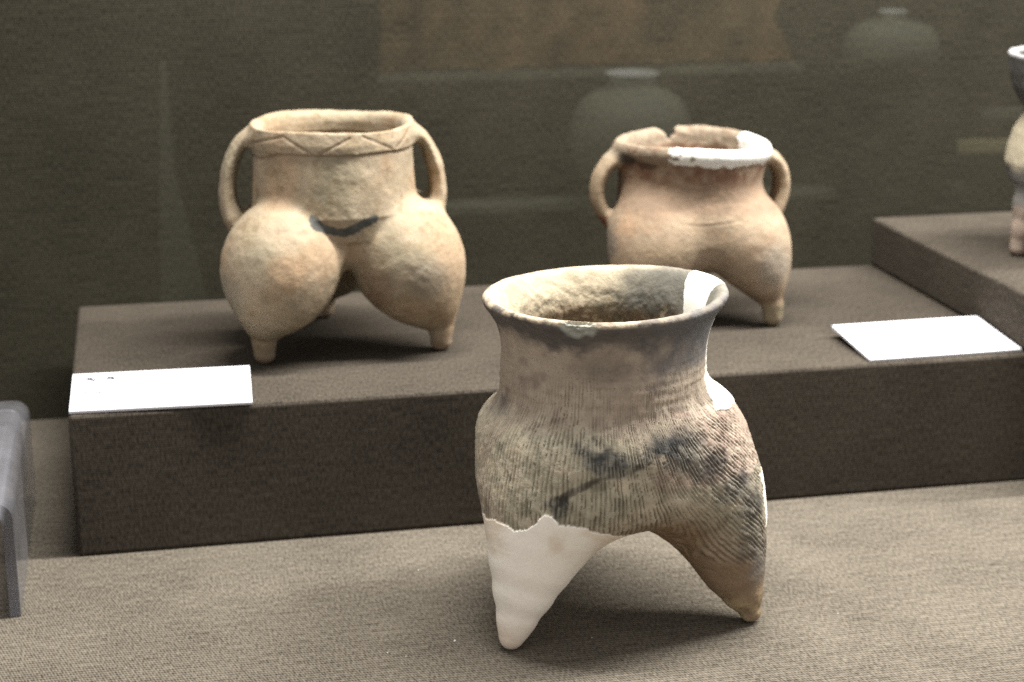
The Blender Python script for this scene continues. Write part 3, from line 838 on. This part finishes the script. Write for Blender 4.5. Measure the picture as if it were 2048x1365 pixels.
card((-0.0533, 1.0935), (0.0628, 1.0890), 0.0500, 11.5,
     'white label card with faint grey print at the left front corner of the long plinth',
     [('\u9676   \u9b32', 0.0070, 0.0085, 0.77, 0.00010), ('Pottery Li', 0.0052, 0.0085, 0.43, 0.00008),
      ('= = = = = = = = =', 0.0050, 0.028, 0.62, 0.00005), ('== ===== == ======', 0.0042, 0.046, 0.43, 0.00004), ('= === ===== == ==== ===', 0.0036, 0.030, 0.28, 0.00002)])
card((0.4939, 1.0935), (0.6112, 1.0955), 0.0690, 5.2,
     'blank-looking white label card beside the upper block on the long plinth', [])

# ------------------------------------------------------------------ clear acrylic stand
def glass_mat():
    m, nt, b = new_mat('clear_acrylic')
    out = nt.nodes['Material Output']
    tr = nd(nt, 'ShaderNodeBsdfTransparent'); tr.inputs['Color'].default_value = (0.93, 0.93, 0.95, 1)
    gl = nd(nt, 'ShaderNodeBsdfGlossy', in_Roughness=0.08)
    lw = nd(nt, 'ShaderNodeFresnel', in_IOR=1.49)
    tc = nd(nt, 'ShaderNodeTexCoord')
    n = nd(nt, 'ShaderNodeTexNoise', in_Scale=35.0, in_Detail=5.0); nt.links.new(tc.outputs['Object'], n.inputs['Vector'])
    mr = nd(nt, 'ShaderNodeMapRange', in_3=0.03, in_4=0.22); nt.links.new(n.outputs['Fac'], mr.inputs[0])
    nt.links.new(mr.outputs[0], gl.inputs['Roughness'])
    m1 = nd(nt, 'ShaderNodeMixShader'); nt.links.new(lw.outputs[0], m1.inputs[0]); nt.links.new(tr.outputs[0], m1.inputs[1]); nt.links.new(gl.outputs[0], m1.inputs[2])
    b.inputs['Base Color'].default_value = (0.80, 0.79, 0.84, 1); b.inputs['Roughness'].default_value = 0.5
    dm = nd(nt, 'ShaderNodeMapRange', in_3=0.02, in_4=0.10); nt.links.new(n.outputs['Fac'], dm.inputs[0])
    m2 = nd(nt, 'ShaderNodeMixShader'); nt.links.new(dm.outputs[0], m2.inputs[0])
    nt.links.new(m1.outputs[0], m2.inputs[1]); nt.links.new(b.outputs[0], m2.inputs[2]); nt.links.new(m2.outputs[0], out.inputs['Surface'])
    return m
def acrylic_stand():
    root = empty('acrylic_stand', (-0.1715, 1.10, 0.0), 0.0)
    tag(root, 'clear acrylic bent stand on the cloth floor beside the plinth end', 'stand')
    H, T, Wd, R = 0.0735, 0.0065, 0.0860, 0.0100
    y0, y1 = -0.0955, 0.106
    m = glass_mat()
    def arc(cx, cz, r, a0, a1, n=8): return [(cx + r * math.cos(math.radians(a0 + (a1 - a0) * i / n)), cz + r * math.sin(math.radians(a0 + (a1 - a0) * i / n))) for i in range(n + 1)]
    ri = R - T + 0.004
    def sheet(name, pts, label=None):
        n = len(pts)
        V = [(p[0], y0, p[1]) for p in pts] + [(p[0], y1, p[1]) for p in pts]
        F = [tuple(range(n))[::-1][::-1], tuple(range(2 * n - 1, n - 1, -1))] + [(i, i + n, (i + 1) % n + n, (i + 1) % n) for i in range(n)]
        import bmesh
        me = bpy.data.meshes.new(name); me.from_pydata(V, [], F); me.update()
        bm = bmesh.new(); bm.from_mesh(me); bmesh.ops.recalc_face_normals(bm, faces=bm.faces)
        ed = [e for e in bm.edges if abs(e.verts[0].co.y - e.verts[1].co.y) < 1e-6]
        bmesh.ops.bevel(bm, geom=ed, offset=0.0004, segments=1, affect='EDGES')
        bm.to_mesh(me); bm.free()
        return link_mesh(name, me, m, root)
    outer = [(Wd, 0.0003)] + arc(Wd - R, H - R, R, 0, 90) + arc(-Wd + R, H - R, R, 90, 180) + [(-Wd, 0.0003)]
    inner = [(-Wd + T, 0.0003)] + arc(-Wd + T + ri, H - T - ri, ri, 180, 90) + arc(Wd - T - ri, H - T - ri, ri, 90, 0) + [(Wd - T, 0.0003)]
    sheet('bent_sheet', outer + inner)
acrylic_stand()

# ------------------------------------------------------------------ added stand-ins for front-glass reflections, behind the see-through backcloth
tag(box('standin_floor', (-0.9, 1.40, -0.05), (1.6, 2.05, -0.03), WALLCLOTH), kind='structure')  # floor and wall added to enclose the reflection stand-ins
DARK = plain_mat('dark_board', (0.03, 0.03, 0.027), 0.9)
GREYB = plain_mat('reflection_grey', (0.20, 0.205, 0.165), 0.8)
GREEN = plain_mat('reflection_green', (0.22, 0.235, 0.19), 0.7)
PALE = plain_mat('reflection_pale', (0.75, 0.78, 0.78), 0.6)
YEL = plain_mat('reflection_yellow', (0.75, 0.70, 0.42), 0.7)
tag(box('standin_wall', (-0.9, 2.05, -0.05), (1.6, 2.07, 0.95), DARK), kind='structure')

def lathe(name, prof, mat, parent, seg=64):
    V = []; F = []
    n = len(prof)
    for i in range(seg):
        a = 2 * math.pi * i / seg
        V += [(p[0] * math.cos(a), p[0] * math.sin(a), p[1]) for p in prof]
    for i in range(seg):
        j = (i + 1) % seg
        F += [(i * n + k, j * n + k, j * n + k + 1, i * n + k + 1) for k in range(n - 1)]
    return mesh_from(name, V, F, mat, parent)

def standin_jar(loc, R, H, rimr, label):  # jar shape added in place of a reflection in the front glass
    root = empty('reflection_jar', loc)
    tag(root, label, 'jar', 'stand-ins for jar reflections')
    b = [(0.001, 0.0), (R * 0.45, 0.0), (R * 0.72, H * 0.12), (R * 0.95, H * 0.34), (R, H * 0.52), (R * 0.92, H * 0.70), (R * 0.70, H * 0.83), (rimr * 1.05, H * 0.89), (rimr * 0.92, H * 0.93)]
    lathe('body', spline(b, 4), GREEN, root)
    lathe('rim', spline([(rimr * 0.92, H * 0.93), (rimr * 1.02, H * 0.97), (rimr * 1.08, H * 0.995), (rimr * 0.98, H), (rimr * 0.85, H * 0.97), (rimr * 0.80, H * 0.90)], 3), PALE, root)
standin_jar((0.506, 1.75, 0.086), 0.064, 0.132, 0.026, 'stand-in for the glass reflection of a grey-green round jar with pale rim, above the orange tripod')
standin_jar((0.793, 1.75, 0.194), 0.051, 0.082, 0.014, 'stand-in for the glass reflection of a small round jar, above the upper block')
t = tag(box('reflection_ledge', (0.30, 1.735, 0.078), (0.885, 1.775, 0.0855), GREYB), 'stand-in for the glass reflection of a grey ledge, under the larger jar stand-in', 'ledge')  # both ledges added in place of reflected shelf edges
t = tag(box('reflection_ledge', (0.245, 1.775, 0.2105), (0.705, 1.80, 0.2180), GREYB), 'stand-in for the glass reflection of an upper ledge, under the brown panel stand-in', 'ledge')
t = tag(box('standin_support', (0.735, 1.70, -0.03), (0.852, 1.80, 0.1935), DARK), 'added dark block hidden behind the backcloth, holding up the small jar stand-in', 'pedestal')  # unseen block added only to carry the jar stand-in
def reflection_panel_mat():
    m, nt, b = new_mat('reflection_brown')
    tc = nd(nt, 'ShaderNodeTexCoord')
    n = nd(nt, 'ShaderNodeTexNoise', in_Scale=22.0, in_Detail=6.0, in_Roughness=0.65); nt.links.new(tc.outputs['Object'], n.inputs['Vector'])
    cr = nd(nt, 'ShaderNodeValToRGB')
    cr.color_ramp.elements[0].position = 0.38; cr.color_ramp.elements[1].position = 0.72
    cr.color_ramp.elements[0].color = (0.08, 0.045, 0.024, 1); cr.color_ramp.elements[1].color = (0.50, 0.31, 0.17, 1)
    nt.links.new(n.outputs['Fac'], cr.inputs[0]); nt.links.new(cr.outputs[0], b.inputs['Base Color'])
    b.inputs['Roughness'].default_value = 0.9
    return m
prng = random.Random(3)  # ragged brown panel added in place of a reflected brown patch
V = [(0.248 + 0.452 * i / 24, 1.79, 0.2190 + (prng.uniform(0, 0.006) if 0 < i < 24 else 0)) for i in range(25)]
V += [(0.700 - 0.06 * i / 12 + prng.uniform(-0.012, 0.004), 1.79, 0.2190 + 0.2 * i / 12) for i in range(1, 13)]
V += [(0.248 + prng.uniform(-0.004, 0.012), 1.79, 0.419 - 0.2 * i / 12) for i in range(0, 12)]
n = len(V); V = V + [(a, 1.798, c) for a, b, c in V]
t = tag(mesh_from('reflection_panel', V, [tuple(range(n)), tuple(range(2 * n - 1, n - 1, -1))] + [(i, i + n, (i + 1) % n + n, (i + 1) % n) for i in range(n)], reflection_panel_mat(), smooth=False),
        'mottled brown stand-in for a glass reflection along the top of the backdrop', 'panel')
V = [(0.012, 1.74, -0.03), (0.066, 1.74, -0.03), (0.034, 1.74, 0.13), (0.031, 1.74, 0.24), (0.026, 1.74, 0.24), (0.017, 1.74, 0.10)]  # tapering shape added in place of a pale reflected streak
V = V + [(a, 1.76, c) for a, b, c in V]
t = tag(mesh_from('reflection_streak', V, [(0, 1, 2, 3, 4, 5), (11, 10, 9, 8, 7, 6)] + [(i, i + 6, (i + 1) % 6 + 6, (i + 1) % 6) for i in range(6)], GREYB, smooth=False),
        'tapering stand-in for a pale streak of glass reflection to the left of the buff tripod', 'post')
t = tag(box('reflection_card', (0.874, 1.74, 0.121), (0.945, 1.755, 0.133), YEL), 'yellowish stand-in for a reflected label beside the grey bowl-topped tripod, lower and brighter', 'card')  # both strips added in place of label reflections
t = tag(box('reflection_card', (0.900, 1.74, 0.157), (0.950, 1.755, 0.1665), GREEN), 'grey-green stand-in for a reflected label beside the grey bowl-topped tripod, upper and fainter', 'card')

# ------------------------------------------------------------------ lint on the cloth
rng = random.Random(7)
LV, LF = [], []
for i in range(16):
    if i == 0: px, py = 0.1640, 0.9165
    else: px, py = rng.uniform(-0.05, 0.65), rng.uniform(0.80, 1.08)
    r = rng.uniform(0.00025, 0.0005) if i else 0.0010
    n0 = len(LV)
    a0 = rng.uniform(0, 3.1); el = rng.uniform(1.0, 2.2)
    for k in range(6):
        a = k * math.pi / 3
        u, v = r * el * math.cos(a), r * math.sin(a) * rng.uniform(0.6, 1.1)
        LV.append((px + u * math.cos(a0) - v * math.sin(a0), py + u * math.sin(a0) + v * math.cos(a0), 0.0002))
    LV.append((px, py, 0.0002 + r * 0.8))
    LF += [(n0 + k, n0 + (k + 1) % 6, n0 + 6) for k in range(6)]
tag(mesh_from('lint', LV, LF, plain_mat('pale_lint', (0.38, 0.36, 0.33), 0.9)), 'tiny pale lint specks scattered on the cloth floor', 'lint', kind='stuff')
